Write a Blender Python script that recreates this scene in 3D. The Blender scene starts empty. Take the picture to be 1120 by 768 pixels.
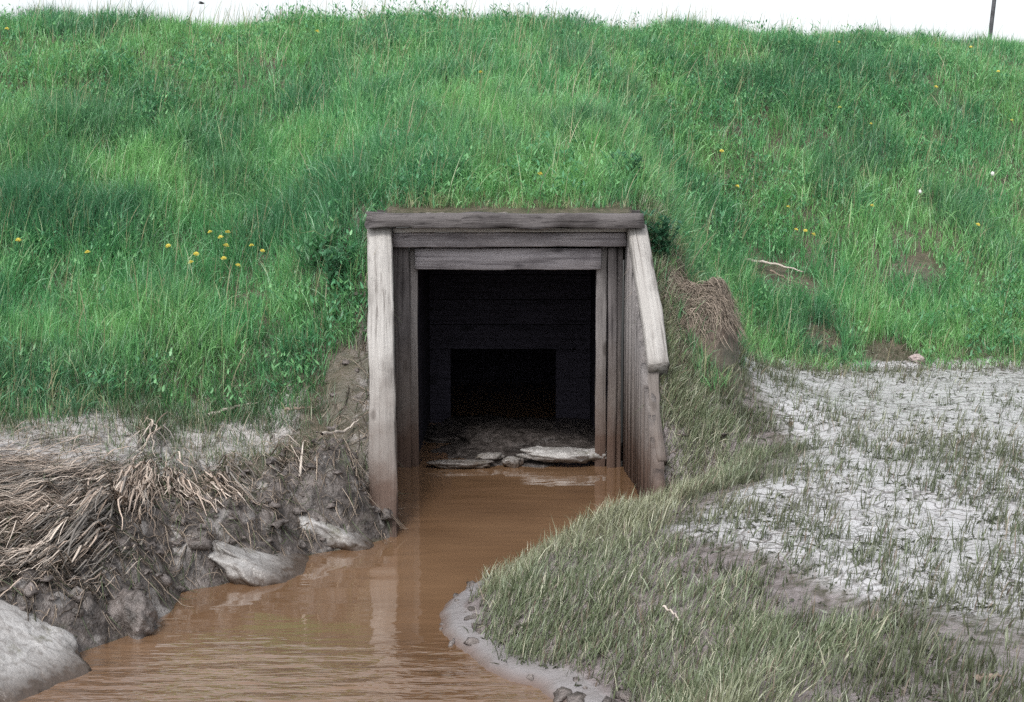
import bpy, bmesh, math, random
import numpy as np
from mathutils import Vector, Matrix

rng = np.random.default_rng(7)
random.seed(7)
scene = bpy.context.scene
COL = scene.collection

# ------------------------------------------------------------------ helpers
def link(o):
    COL.objects.link(o)
    return o

def tag(o, label=None, cat=None, group=None, kind=None):
    if label: o["label"] = label
    if cat: o["category"] = cat
    if group: o["group"] = group
    if kind: o["kind"] = kind
    return o

def _hash(ix, iy, iz, seed):
    h = (ix.astype(np.int64) * 374761393 + iy.astype(np.int64) * 668265263
         + iz.astype(np.int64) * 2147483647 + seed * 974634777) & 0xffffffff
    h = ((h ^ (h >> 13)) * 1274126177) & 0xffffffff
    h = ((h ^ (h >> 15)) * 2246822519) & 0xffffffff
    return ((h ^ (h >> 16)) & 0xffffff) / float(0xffffff)

def noise3(x, y, z, seed=0):
    x, y, z = np.broadcast_arrays(np.asarray(x, float), np.asarray(y, float), np.asarray(z, float))
    ix, iy, iz = np.floor(x), np.floor(y), np.floor(z)
    fx, fy, fz = x - ix, y - iy, z - iz
    u, v, w = (f * f * (3 - 2 * f) for f in (fx, fy, fz))
    r = 0
    for a in (0, 1):
        for b in (0, 1):
            for c in (0, 1):
                wt = (u if a else 1 - u) * (v if b else 1 - v) * (w if c else 1 - w)
                r = r + wt * _hash(ix + a, iy + b, iz + c, seed)
    return r * 2 - 1

def fbm(x, y, z=0.0, seed=0, octv=4, gain=0.5):
    r, a, f = 0, 1.0, 1.0
    for k in range(octv):
        r = r + a * noise3(np.asarray(x) * f + 13.7 * k, np.asarray(y) * f - 7.1 * k, np.asarray(z) * f + 3.3 * k, seed + k)
        a *= gain; f *= 2.03
    return r

def sm(t):
    t = np.clip(t, 0, 1)
    return t * t * (3 - 2 * t)

# ------------------------------------------------------------------ camera
FPX, CX, CY, HZ, HC = 1555.0, 560.0, 384.0, 190.0, 2.2
PITCH = math.atan((CY - HZ) / FPX)
cp, sp_ = math.cos(PITCH), math.sin(PITCH)

def ray(px, py):
    a, b = (px - CX) / FPX, (CY - py) / FPX
    return np.array([a, cp + b * sp_, -sp_ + b * cp])

def at(px, py, Y):
    d = ray(px, py)
    k = Y / d[1]
    return np.array([d[0] * k, Y, HC + d[2] * k])

cam_d = bpy.data.cameras.new("camera")
cam = link(bpy.data.objects.new("camera", cam_d))
cam_d.sensor_width = 36.0
cam_d.lens = FPX / 1120.0 * 36.0
cam_d.clip_start = 0.05
cam_d.clip_end = 2000
cam.location = (0, 0, HC)
cam.rotation_euler = (math.pi / 2 - PITCH, 0, 0)
scene.camera = cam

# ------------------------------------------------------------------ terrain shape
LEFT = [(-0.74, 10.46), (-0.72, 8.64), (-0.76, 8.40), (-0.94, 8.22), (-1.20, 8.02), (-1.30, 7.72), (-1.52, 7.50), (-1.74, 7.32),
        (-1.72, 7.02), (-1.80, 6.66), (-1.94, 6.44), (-2.10, 6.22), (-2.42, 5.95), (-2.6, 5.6), (-3.2, 5.2), (-5.0, 4.7), (-9, 4.2), (-30, 2)]
RIGHT = [(-30, 0.5), (-9, 2.6), (-5, 3.0), (-2, 3.7), (-0.5, 4.3), (0.2, 4.85), (0.36, 5.4), (0.15, 5.86), (-0.12, 6.12), (-0.30, 6.55),
         (-0.385, 6.95), (-0.36, 7.12), (-0.19, 7.44), (0.0, 7.7), (0.3, 8.05), (0.6, 8.4), (0.90, 8.95), (0.88, 9.3), (0.84, 10.46)]
POLY = np.array(LEFT + RIGHT)

def xL(y): return -0.893 + 0.087 * (10.6 - y)      # inner faces of the two wing walls
def xR(y): return 0.838 + 0.04 * (10.6 - y)
def rake(y): return 1.85 - 0.97 * (10.5 - y)

def poly_sdf(x, y):
    d = np.full(x.shape, 1e9); inside = np.zeros(x.shape, bool)
    n = len(POLY)
    for i in range(n):
        a, b = POLY[i], POLY[(i + 1) % n]
        e = b - a
        t = np.clip(((x - a[0]) * e[0] + (y - a[1]) * e[1]) / (e @ e), 0, 1)
        d = np.minimum(d, (x - a[0] - t * e[0]) ** 2 + (y - a[1] - t * e[1]) ** 2)
        c = (a[1] > y) != (b[1] > y)
        with np.errstate(divide='ignore', invalid='ignore'):
            xi = a[0] + (y - a[1]) * e[0] / (e[1] if e[1] != 0 else 1e-9)
        inside ^= c & (x < xi)
    d = np.sqrt(d)
    return np.where(inside, -d, d)

YF = [(-60, 4.0), (-12, 7.4), (-6, 8.2), (-3.2, 8.95), (-1.7, 9.6), (-1.0, 9.7), (1.0, 10.3), (1.5, 11.2), (2.3, 12.0), (4.4, 12.3), (8, 13.6), (60, 30)]
def foot(x): return np.interp(x, [a for a, _ in YF], [b for _, b in YF])
def ridge(x): return 17.5 + 0.3 * x

RX, RZ = [], []
for _px, _py in ((-900, 24), (-200, 20), (0, 18), (150, 13), (240, 21), (320, 17), (400, 10), (560, 14), (700, 22), (820, 26), (900, 29), (1000, 36), (1120, 46), (1400, 60), (2200, 80)):
    _a = (_px - CX) / FPX
    _Y = 17.5 / (1 - 0.3 * _a)
    RX.append(_a * _Y); RZ.append(HC + (HZ - _py) / FPX * _Y - 0.20)

def is_left(x, y):
    c = np.interp(y, [2.5, 4.3, 5.2, 6, 7, 8, 9, 10.5], [-9, -3.2, -1.1, -1.0, -1.0, -0.45, 0.05, -0.02])
    return x < c

Y0 = 10.37
def in_bore(x, y): return (x > xL(y) - 0.035) & (x < xR(y) + 0.035)

def height(x, y, full=False):
    x = np.asarray(x, float); y = np.asarray(y, float)
    x, y = np.broadcast_arrays(x, y)
    wob = 0.06 * fbm(x * 3.1, y * 3.1, 0, 11, 3)
    d = poly_sdf(x, y) + 0.022 * fbm(x * 5.5, y * 5.5, 0, 17, 3)
    dn = d + wob * np.clip(np.abs(d) * 4, 0, 1)
    L = is_left(x, y)
    und = np.maximum(-0.38, np.minimum(d, 0) * 0.9)
    zl = 0.29 * sm(dn / 0.30) + 0.12 * sm((dn - 0.2) / 0.7) + 0.22 * sm((dn - 0.6) / 1.4)
    zr = 0.05 * sm(dn / 0.12) + 0.30 * sm((dn - 0.12) / 0.55) + 0.15 * sm((dn - 0.4) / 0.9)
    lip = sm((7.6 - y) / 0.6) * sm((y - 5.2) / 0.6)
    zr2 = 0.010 * sm(dn / 0.10) + 0.03 * sm(dn / 0.3) + 0.28 * sm((dn - 0.13) / 0.55) + 0.15 * sm((dn - 0.6) / 0.8)
    zr = zr * (1 - lip) + zr2 * lip
    zp = np.where(d > 0, np.where(L, zl, zr) + 0.45 * np.minimum(d, 0.06), und)
    zp = zp + sm(d / 0.3) * np.where(L, 1.0, 0.35) * (0.035 * fbm(x * 1.3, y * 1.3, 0, 3, 3) + 0.012 * fbm(x * 6, y * 6, 0, 5, 3))
    zp = zp + 0.22 * np.exp(-((x + 0.97) ** 2 + (y - 8.50) ** 2) / 0.05) * sm(d / 0.06) * L
    # rough crumbling scarp on the left
    sc = sm(d / 0.12) * sm((0.95 + 0.6 * sm((7.1 - y) / 0.5) - d) / 0.4) * L
    zp = zp + sc * (0.11 * fbm(x * 3.4, y * 3.4, 0, 21, 4, 0.6) + 0.05 * np.abs(fbm(x * 11, y * 11, 0, 23, 3)))
    # dike
    yf, yr = foot(x), ridge(x)
    t = (y - yf) / (yr - yf)
    g = np.clip(t, 0, None)
    g = g - 0.03 * np.sin(np.clip(g, 0, 1) * math.pi * 2) + 0.035 * sm((g - 0.70) / 0.06) * sm((1.3 - x) / 2.0) - 0.035 * sm((g - 0.45) / 0.25) * sm((1.3 - x) / 2.0)
    g = np.where(g > 0.9, 0.9 + 0.1 * np.tanh((g - 0.9) / 0.1), g)
    zt = np.interp(x, RX, RZ)
    zd = zp + (zt - zp) * g
    back = np.clip(y - yr - 2.2, 0, None)
    zd = np.maximum(zd - back * 0.5, np.where(y > yr, 0.5, -9))
    zd = zd + sm(t / 0.15) * (0.09 * fbm(x * 0.9, y * 0.9, 0, 41, 3) + 0.03 * fbm(x * 3, y * 3, 0, 43, 2))
    z = zd
    # soil packed round the culvert head
    line = 1.905 + (zt - 1.905) * np.clip((y - Y0) / (yr - Y0), 0, 1)
    line = np.minimum(1.905 + (y - Y0) * 0.36, line)
    zc = np.where(in_bore(x, y) & (y >= Y0), line, np.minimum(line, np.maximum(rake(y) - 0.13, 0.2)))
    zc = np.where(y > yr, -9, zc)
    out = np.maximum(np.maximum(xL(y) - x, x - xR(y)), 0)
    reach = np.where(x > 0, 0.75, 0.85)
    w = np.exp(-(out / reach) ** 2)
    w = np.where(in_bore(x, y), np.where(y >= Y0, 1.0, 0.0), w) * sm((y - 8.5) / 0.5)
    rough = 0.05 * fbm(x * 5, y * 5, 0, 51, 3) * sm((y - 8.3) / 0.5) * np.exp(-(out / 0.7) ** 2) * sm(out / 0.15) * (y < 11)
    z = z + w * np.maximum(0, zc - z) + rough
    zin = np.where((y >= Y0), np.maximum(z, 1.90), -0.38)
    z = np.where(in_bore(x, y) & (y > 8.62), zin, z)
    hw = 0.30 * (1 + 0.3 * fbm(x * 3, y * 3, 0, 59, 2))
    hum = np.clip(1 - ((x - 1.38) / hw) ** 2 - ((y - 10.48) / 0.46) ** 2, 0, 1) ** 0.6
    z = np.where(hum > 0, np.maximum(z, 1.00 + 0.40 * hum + 0.13 * hum * fbm(x * 5, y * 5, 0, 57, 3)), z)
    # keep soil beside the wing walls below the raked posts
    cap = np.where((out > 0) & (out < 0.25) & (y > 8.5) & (y < Y0), np.maximum(rake(y) - 0.06, 0.12), 99)
    z = np.minimum(z, cap)
    if full: return z, d, L, t, out
    return z

def axis(spans):
    v = []
    for a, b, s in spans:
        v += list(np.arange(a, b - 1e-6, s))
    v.append(spans[-1][1])
    return np.array(v)

gx = axis([(-400, -60, 40), (-60, -16, 4), (-16, -7, 0.5), (-7, -4, 0.12), (-4, 2.6, 0.035), (2.6, 5, 0.06), (5, 8, 0.12), (8, 16, 0.5), (16, 60, 4), (60, 400, 40)])
gy = axis([(-300, -20, 40), (-20, 0, 2), (0, 3.6, 0.2), (3.6, 9.5, 0.035), (9.5, 10.40, 0.04), (10.40, 10.44, 0.04), (10.44, 12, 0.05), (12, 20, 0.1), (20, 26, 0.3), (26, 60, 4), (60, 700, 40)])
GX, GY = np.meshgrid(gx, gy)
GZ, GD, GL, GT, GO = height(GX, GY, True)

def mesh_from(name, verts, faces_idx, face_sizes, mat=None, colors=None, smooth=False, attr="tint"):
    me = bpy.data.meshes.new(name)
    nv, nl, nf = len(verts), len(faces_idx), len(face_sizes)
    me.vertices.add(nv); me.loops.add(nl); me.polygons.add(nf)
    me.vertices.foreach_set("co", np.ascontiguousarray(verts, np.float32).ravel())
    me.loops.foreach_set("vertex_index", np.ascontiguousarray(faces_idx, np.int32).ravel())
    st = np.concatenate([[0], np.cumsum(face_sizes)[:-1]]).astype(np.int32)
    me.polygons.foreach_set("loop_start", st)
    if smooth: me.polygons.foreach_set("use_smooth", np.ones(nf, bool))
    me.update(calc_edges=True)
    if colors is not None:
        a = me.color_attributes.new(attr, 'FLOAT_COLOR', 'POINT')
        c = np.ones((nv, 4), np.float32); c[:, :3] = colors
        a.data.foreach_set("color", c.ravel())
    if mat: me.materials.append(mat)
    return me

def obj_from(name, me, parent=None, loc=None):
    o = link(bpy.data.objects.new(name, me))
    if parent: o.parent = parent
    if loc is not None: o.location = loc
    return o

# ------------------------------------------------------------------ node helpers
class NT:
    def __init__(s, name):
        s.m = bpy.data.materials.new(name); s.m.use_nodes = True
        s.t = s.m.node_tree; s.t.nodes.clear()
        s.out = s.n('ShaderNodeOutputMaterial')
    def n(s, typ, **kw):
        nd = s.t.nodes.new(typ)
        for k, v in kw.items(): setattr(nd, k, v)
        return nd
    def l(s, a, b): s.t.links.new(a, b)
    def setv(s, sock, v):
        if hasattr(v, 'is_output') or isinstance(v, bpy.types.NodeSocket): s.l(v, sock)
        else: sock.default_value = v
    def noise(s, vec, scale, detail=4, rough=0.55, dist=0.0):
        nd = s.n('ShaderNodeTexNoise'); s.l(vec, nd.inputs['Vector'])
        nd.inputs['Scale'].default_value = scale; nd.inputs['Detail'].default_value = detail
        nd.inputs['Roughness'].default_value = rough; nd.inputs['Distortion'].default_value = dist
        return nd.outputs['Fac']
    def ramp(s, fac, stops):
        nd = s.n('ShaderNodeValToRGB'); s.l(fac, nd.inputs['Fac'])
        e = nd.color_ramp.elements
        while len(e) < len(stops): e.new(0.5)
        for i, (p, c) in enumerate(stops):
            e[i].position = p
            e[i].color = (c, c, c, 1) if isinstance(c, (int, float)) else (*c, 1)
        return nd.outputs['Color']
    def mix(s, fac, a, b, blend='MIX'):
        nd = s.n('ShaderNodeMix', data_type='RGBA', blend_type=blend)
        s.setv(nd.inputs[0], fac)
        for i, v in ((6, a), (7, b)):
            if isinstance(v, tuple) and len(v) == 3: v = (*v, 1)
            s.setv(nd.inputs[i], v)
        return nd.outputs[2]
    def math(s, op, a, b=None, clamp=False):
        nd = s.n('ShaderNodeMath', operation=op, use_clamp=clamp)
        s.setv(nd.inputs[0], a)
        if b is not None: s.setv(nd.inputs[1], b)
        return nd.outputs[0]
    def mapr(s, v, a, b, c=0.0, d=1.0):
        nd = s.n('ShaderNodeMapRange'); s.l(v, nd.inputs[0])
        for i, x in enumerate((a, b, c, d)): nd.inputs[i + 1].default_value = x
        return nd.outputs[0]
    def mapping(s, vec, scale=(1, 1, 1), rot=(0, 0, 0)):
        nd = s.n('ShaderNodeMapping'); s.l(vec, nd.inputs['Vector'])
        nd.inputs['Scale'].default_value = scale; nd.inputs['Rotation'].default_value = rot
        return nd.outputs[0]
    def bump(s, h, strength=0.5, dist=0.02, normal=None):
        nd = s.n('ShaderNodeBump'); s.l(h, nd.inputs['Height'])
        nd.inputs['Strength'].default_value = strength; nd.inputs['Distance'].default_value = dist
        if normal: s.l(normal, nd.inputs['Normal'])
        return nd.outputs[0]
    def bsdf(s, color, rough, normal=None, spec=0.5, **kw):
        nd = s.n('ShaderNodeBsdfPrincipled')
        if isinstance(color, tuple): color = (*color, 1)
        s.setv(nd.inputs['Base Color'], color); s.setv(nd.inputs['Roughness'], rough)
        s.setv(nd.inputs['Specular IOR Level'], spec)
        if normal: s.l(normal, nd.inputs['Normal'])
        for k, v in kw.items(): s.setv(nd.inputs[k], v)
        s.l(nd.outputs[0], s.out.inputs[0])
        return nd
    def pos(s): return s.n('ShaderNodeNewGeometry').outputs['Position']
    def objc(s): return s.n('ShaderNodeTexCoord').outputs['Object']
    def sep(s, v):
        nd = s.n('ShaderNodeSeparateXYZ'); s.l(v, nd.inputs[0]); return nd.outputs
    def attr(s, name):
        nd = s.n('ShaderNodeAttribute', attribute_name=name); return nd.outputs['Color']

def mud_cracks(g, p, scale=5.0):
    """crack network: returns 1 on plates, 0 in the cracks"""
    w = g.n('ShaderNodeTexNoise'); g.l(p, w.inputs['Vector']); w.inputs['Scale'].default_value = 3.5; w.inputs['Detail'].default_value = 3
    v = g.n('ShaderNodeVectorMath', operation='SCALE'); g.l(w.outputs['Color'], v.inputs[0]); v.inputs['Scale'].default_value = 0.35
    a = g.n('ShaderNodeVectorMath', operation='ADD'); g.l(p, a.inputs[0]); g.l(v.outputs[0], a.inputs[1])
    vo = g.n('ShaderNodeTexVoronoi', feature='DISTANCE_TO_EDGE'); g.l(a.outputs[0], vo.inputs['Vector']); vo.inputs['Scale'].default_value = scale
    vo2 = g.n('ShaderNodeTexVoronoi', feature='DISTANCE_TO_EDGE'); g.l(a.outputs[0], vo2.inputs['Vector']); vo2.inputs['Scale'].default_value = scale * 2.7
    c1 = g.mapr(vo.outputs['Distance'], 0.0, 0.07)
    c2 = g.mapr(vo2.outputs['Distance'], 0.0, 0.09, 0.55, 1.0)
    br = g.mapr(g.noise(p, 2.2, 3), 0.42, 0.58)          # cracks come and go
    c2 = g.math('MAXIMUM', c2, br)
    return g.math('MULTIPLY', c1, c2)

# ---- ground
def mat_ground():
    g = NT("ground_soil_and_mud"); p = g.pos()
    z = g.sep(g.attr("zone"))
    n1 = g.noise(p, 2.0, 5); n2 = g.noise(p, 14.0, 5, 0.65); n3 = g.noise(p, 60, 3, 0.6)
    cr = mud_cracks(g, p, 6.5)
    keep = g.ramp(g.noise(p, 1.3, 4), [(0.38, 0.45), (0.60, 1.0)])
    pale = g.mix(g.ramp(n1, [(0.35, 0.0), (0.65, 1.0)]), (0.43, 0.425, 0.43), (0.54, 0.537, 0.547))
    pale = g.mix(g.ramp(g.noise(p, 4.5, 3, 0.5), [(0.56, 0.0), (0.72, 0.45)]), pale, (0.27, 0.25, 0.24))
    pale = g.mix(g.ramp(g.noise(p, 26.0, 4, 0.7), [(0.56, 0.0), (0.64, 0.75)]), pale, (0.15, 0.132, 0.11))
    pale = g.mix(g.math('MULTIPLY', g.math('SUBTRACT', 1.0, cr), keep), pale, (0.09, 0.077, 0.07))
    dark = g.mix(g.ramp(g.noise(p, 9.0, 6, 0.72), [(0.40, 0.0), (0.66, 1.0)]), (0.026, 0.021, 0.018), (0.18, 0.155, 0.142))
    dark = g.mix(g.ramp(g.noise(p, 5.0, 4), [(0.58, 0.0), (0.72, 0.5)]), dark, (0.065, 0.085, 0.04))
    pale = g.mix(g.mapr(g.sep(p)[0], -0.3, -0.6), pale, g.mix(0.5, pale, g.mix(g.ramp(n2, [(0.42, 0.0), (0.60, 1.0)]), (0.40, 0.36, 0.325), (0.15, 0.125, 0.10))))
    soil = g.mix(g.ramp(n2, [(0.3, 0.0), (0.7, 1.0)]), (0.045, 0.045, 0.026), (0.13, 0.105, 0.08))
    nz = g.math('MULTIPLY', g.math('SUBTRACT', n2, 0.5), 1.1)
    mp = g.mapr(g.math('ADD', z[1], nz), 0.35, 0.65)
    md = g.mapr(g.math('ADD', z[2], nz), 0.35, 0.65)
    dark = g.mix(g.ramp(g.noise(p, 7.0, 5, 0.6), [(0.55, 0.0), (0.63, 0.75)]), dark, (0.31, 0.29, 0.275))  # pale patches: sky sheen on wet mud painted into the colour
    right = g.mapr(g.sep(p)[0], -0.6, -0.3)
    dark = g.mix(right, dark, g.mix(g.ramp(n2, [(0.35, 0.0), (0.68, 1.0)]), (0.13, 0.108, 0.105), (0.25, 0.22, 0.22)))
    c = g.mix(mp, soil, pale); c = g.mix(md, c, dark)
    ml = g.mapr(g.math('ADD', z[0], g.math('MULTIPLY', nz, 0.5)), 0.35, 0.65)
    lipc = g.mix(g.ramp(n1, [(0.4, 0.0), (0.72, 0.7)]), (0.245, 0.23, 0.232), (0.15, 0.132, 0.128))
    lipc = g.mix(g.mapr(g.sep(p)[2], 0.035, 0.005, 0.0, 0.8), lipc, (0.12, 0.075, 0.055))
    c = g.mix(ml, c, lipc)
    smooth = g.math('SUBTRACT', 1.0, g.math('MAXIMUM', g.math('MULTIPLY', mp, 0.85), g.math('MULTIPLY', ml, 0.55)))
    h = g.math('ADD', g.math('MULTIPLY', cr, g.math('MULTIPLY', mp, 0.35)), g.math('MULTIPLY', smooth, g.math('ADD', g.math('MULTIPLY', n2, 1.0), g.math('MULTIPLY', n3, 0.45))))
    rough = g.mapr(g.math('MAXIMUM', md, ml), 0.0, 1.0, 0.36, 0.30)
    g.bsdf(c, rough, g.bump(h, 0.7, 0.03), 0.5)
    return g.m

def mat_mudlump():
    g = NT("slumped_mud"); p = g.pos()
    n1 = g.noise(p, 4.0, 5); n2 = g.noise(p, 22.0, 5, 0.65)
    cr = mud_cracks(g, p, 5.0)
    c = g.mix(g.ramp(n1, [(0.35, 0.0), (0.65, 1.0)]), (0.29, 0.28, 0.27), (0.44, 0.43, 0.42))
    c = g.mix(g.ramp(n2, [(0.48, 0.0), (0.70, 0.75)]), c, (0.13, 0.112, 0.10))
    c = g.mix(g.ramp(g.noise(p, 6.0, 5, 0.7), [(0.56, 0.0), (0.66, 0.7)]), c, (0.12, 0.115, 0.075))
    c = g.mix(g.math('MULTIPLY', g.math('SUBTRACT', 1.0, cr), 0.35), c, (0.11, 0.095, 0.085))
    hz = g.sep(p)[2]
    wet = g.math('SUBTRACT', 1.0, g.mapr(g.math('ADD', hz, g.math('MULTIPLY', g.math('SUBTRACT', n2, 0.5), 0.12)), 0.02, 0.10))
    c = g.mix(wet, c, (0.075, 0.055, 0.042))
    h = g.math('ADD', g.math('MULTIPLY', cr, 0.15), g.math('ADD', n2, g.math('MULTIPLY', g.noise(p, 70, 3), 0.3)))
    g.bsdf(c, g.mapr(wet, 0, 1, 0.38, 0.22), g.bump(h, 0.5, 0.022), 0.5)
    return g.m

def mat_darkmud(name="dark_wet_mud", k=1.0):
    g = NT(name); p = g.pos()
    n2 = g.noise(p, 16.0, 5, 0.65)
    c = g.mix(g.ramp(n2, [(0.35, 0.0), (0.7, 1.0)]), tuple(k * v for v in (0.045, 0.038, 0.033)), tuple(k * v for v in (0.22, 0.19, 0.178)))
    g.bsdf(c, 0.30, g.bump(g.math('ADD', n2, g.math('MULTIPLY', g.noise(p, 60, 3), 0.4)), 0.8, 0.03), 0.4)
    return g.m

def mat_water():
    g = NT("muddy_water"); p = g.pos()
    n = g.noise(p, 0.9, 3)
    c = g.mix(g.ramp(n, [(0.35, 0.0), (0.65, 1.0)]), (0.150, 0.086, 0.047), (0.195, 0.115, 0.064))
    a = g.noise(g.mapping(p, (1.3, 3.5, 1.0)), 1.0, 2, 0.5)
    b = g.noise(g.mapping(p, (5.0, 12.0, 1.0)), 1.0, 2, 0.5)
    h = g.math('ADD', a, g.math('MULTIPLY', b, 0.12))
    xyz = g.sep(p)
    e = g.math('ADD', xyz[1], g.math('MULTIPLY', g.math('SUBTRACT', g.noise(p, 2.0, 3), 0.5), 0.5))
    wind = g.math('POWER', g.mapr(e, 7.3, 6.1), 2.6)                      # wind ripples on the open water, glassy by the culvert
    c2 = g.noise(g.mapping(p, (3.0, 11.0, 1.0)), 1.0, 3, 0.5)
    h = g.math('ADD', h, g.math('MULTIPLY', g.math('MULTIPLY', c2, wind), 3.2))
    g.bsdf(c, 0.04, g.bump(h, 0.30, 0.03), 0.8, **{'IOR': 1.33, 'Coat Weight': 0.7, 'Coat IOR': 1.55, 'Coat Roughness': 0.03})
    bs = [n_ for n_ in g.t.nodes if n_.type == 'BSDF_PRINCIPLED'][0]
    g.l(bs.inputs['Normal'].links[0].from_socket, bs.inputs['Coat Normal'])
    return g.m

def mat_wood(name, c1, c2, dark, stain=True, wet_z=0.55):
    g = NT(name); o = g.objc()
    oi = g.n('ShaderNodeObjectInfo').outputs['Random']
    off = g.n('ShaderNodeVectorMath', operation='ADD'); g.l(o, off.inputs[0])
    cmb = g.n('ShaderNodeCombineXYZ'); 
    k = g.math('MULTIPLY', oi, 37.0)
    for i in range(3): g.l(k, cmb.inputs[i])
    g.l(cmb.outputs[0], off.inputs[1]); v = off.outputs[0]
    grain = g.noise(g.mapping(v, (1.2, 34, 34)), 1.0, 5, 0.65, 0.6)
    fine = g.noise(g.mapping(v, (4.0, 120, 120)), 1.0, 3, 0.6)
    blot = g.noise(g.mapping(v, (2.2, 5, 5)), 1.0, 4, 0.6)
    c = g.mix(g.ramp(grain, [(0.3, 0.0), (0.7, 1.0)]), c1, c2)
    c = g.mix(g.ramp(blot, [(0.5, 0.0), (0.72, 0.7)]), c, dark)
    c = g.mix(g.ramp(grain, [(0.30, 0.9), (0.44, 0.0)]), c, dark)
    # knots
    vo = g.n('ShaderNodeTexVoronoi'); g.l(g.mapping(v, (2.3, 5.5, 5.5)), vo.inputs['Vector']); vo.inputs['Scale'].default_value = 1.0
    kn = g.ramp(vo.outputs['Distance'], [(0.09, 1.0), (0.16, 0.0)])
    c = g.mix(g.math('MULTIPLY', kn, 0.75), c, tuple(x * 0.6 for x in dark))
    p = g.pos(); z = g.sep(p)[2]
    if stain:
        zz = g.math('ADD', z, g.math('MULTIPLY', g.math('SUBTRACT', g.noise(p, 6, 4), 0.5), 0.5))
        c = g.mix(g.mapr(zz, 1.05, wet_z, 0.0, 0.75), c, (0.135, 0.113, 0.10))
        c = g.mix(g.mapr(zz, 0.50, 0.20, 0.0, 0.88), c, (0.085, 0.052, 0.038))
    h = g.math('ADD', grain, g.math('MULTIPLY', fine, 0.5))
    g.bsdf(c, 0.78, g.bump(h, 0.8, 0.012), 0.25)
    return g.m

def mat_blade(name, trans=0.35, gloss=0.08, rough=0.45):
    g = NT(name); c = g.attr("tint")
    d = g.n('ShaderNodeBsdfDiffuse'); g.l(c, d.inputs['Color'])
    t = g.n('ShaderNodeBsdfTranslucent'); g.l(g.mix(0.5, c, (0.10, 0.24, 0.03), 'ADD') if False else c, t.inputs['Color'])
    m = g.n('ShaderNodeMixShader'); m.inputs[0].default_value = trans
    g.l(d.outputs[0], m.inputs[1]); g.l(t.outputs[0], m.inputs[2])
    gl = g.n('ShaderNodeBsdfGlossy'); gl.inputs['Roughness'].default_value = rough; gl.inputs['Color'].default_value = (0.8, 0.85, 0.8, 1)
    m2 = g.n('ShaderNodeMixShader'); m2.inputs[0].default_value = gloss
    g.l(m.outputs[0], m2.inputs[1]); g.l(gl.outputs[0], m2.inputs[2]); g.l(m2.outputs[0], g.out.inputs[0])
    return g.m

def mat_plain(name, c1, c2, scale=20, rough=0.7, spec=0.3):
    g = NT(name); o = g.objc(); n = g.noise(o, scale, 4)
    g.bsdf(g.mix(g.ramp(n, [(0.35, 0.0), (0.65, 1.0)]), c1, c2), rough, g.bump(n, 0.3, 0.01), spec)
    return g.m

M_ground = mat_ground(); M_lump = mat_mudlump(); M_dark = mat_darkmud(); M_floor = mat_darkmud('culvert_floor_mud', 0.5); M_water = mat_water()  # culvert floor mud at half tone: the bore's shade put into its colour
M_wood_pale = mat_wood("weathered_pale_timber", (0.26, 0.245, 0.23), (0.42, 0.405, 0.385), (0.10, 0.088, 0.08))
M_wood = mat_wood("weathered_grey_timber", (0.21, 0.195, 0.205), (0.35, 0.33, 0.345), (0.095, 0.085, 0.092))
M_wood_dark = mat_wood("dark_weathered_timber", (0.075, 0.068, 0.068), (0.165, 0.152, 0.152), (0.028, 0.024, 0.025))
M_wood_side = mat_wood("mid_grey_boards", (0.14, 0.13, 0.128), (0.25, 0.235, 0.23), (0.07, 0.062, 0.062))  # darker grey than the post timber
M_wood_mud = mat_wood("mud_stained_timber", (0.12, 0.108, 0.10), (0.22, 0.20, 0.188), (0.06, 0.052, 0.046))
M_bore = mat_wood("shade_toned_tunnel_boards", (0.020, 0.018, 0.028), (0.040, 0.036, 0.052), (0.011, 0.010, 0.015), stain=False)  # near-black tone: the bore's shade is painted into the boards
M_grass = mat_blade("green_grass_blades", 0.45, 0.06)
M_marsh = mat_blade("marsh_grass_blades", 0.25, 0.07)
M_straw = mat_blade("dead_straw", 0.08, 0.05, 0.5)

# ------------------------------------------------------------------ ground object
nx, ny = len(gx), len(gy)
idx = np.arange(nx * ny).reshape(ny, nx)
quads = np.stack([idx[:-1, :-1], idx[:-1, 1:], idx[1:, 1:], idx[1:, :-1]], -1).reshape(-1, 4)
V = np.stack([GX, GY, GZ], -1).reshape(-1, 3)
qz = V[quads, 2]; qc = V[quads].mean(1)
cut = (qz.max(1) - qz.min(1) > 1.0) & in_bore(qc[:, 0], qc[:, 1]) & (qc[:, 1] > 10.3) & (qc[:, 1] < 10.5)
quads = quads[~cut]

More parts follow.
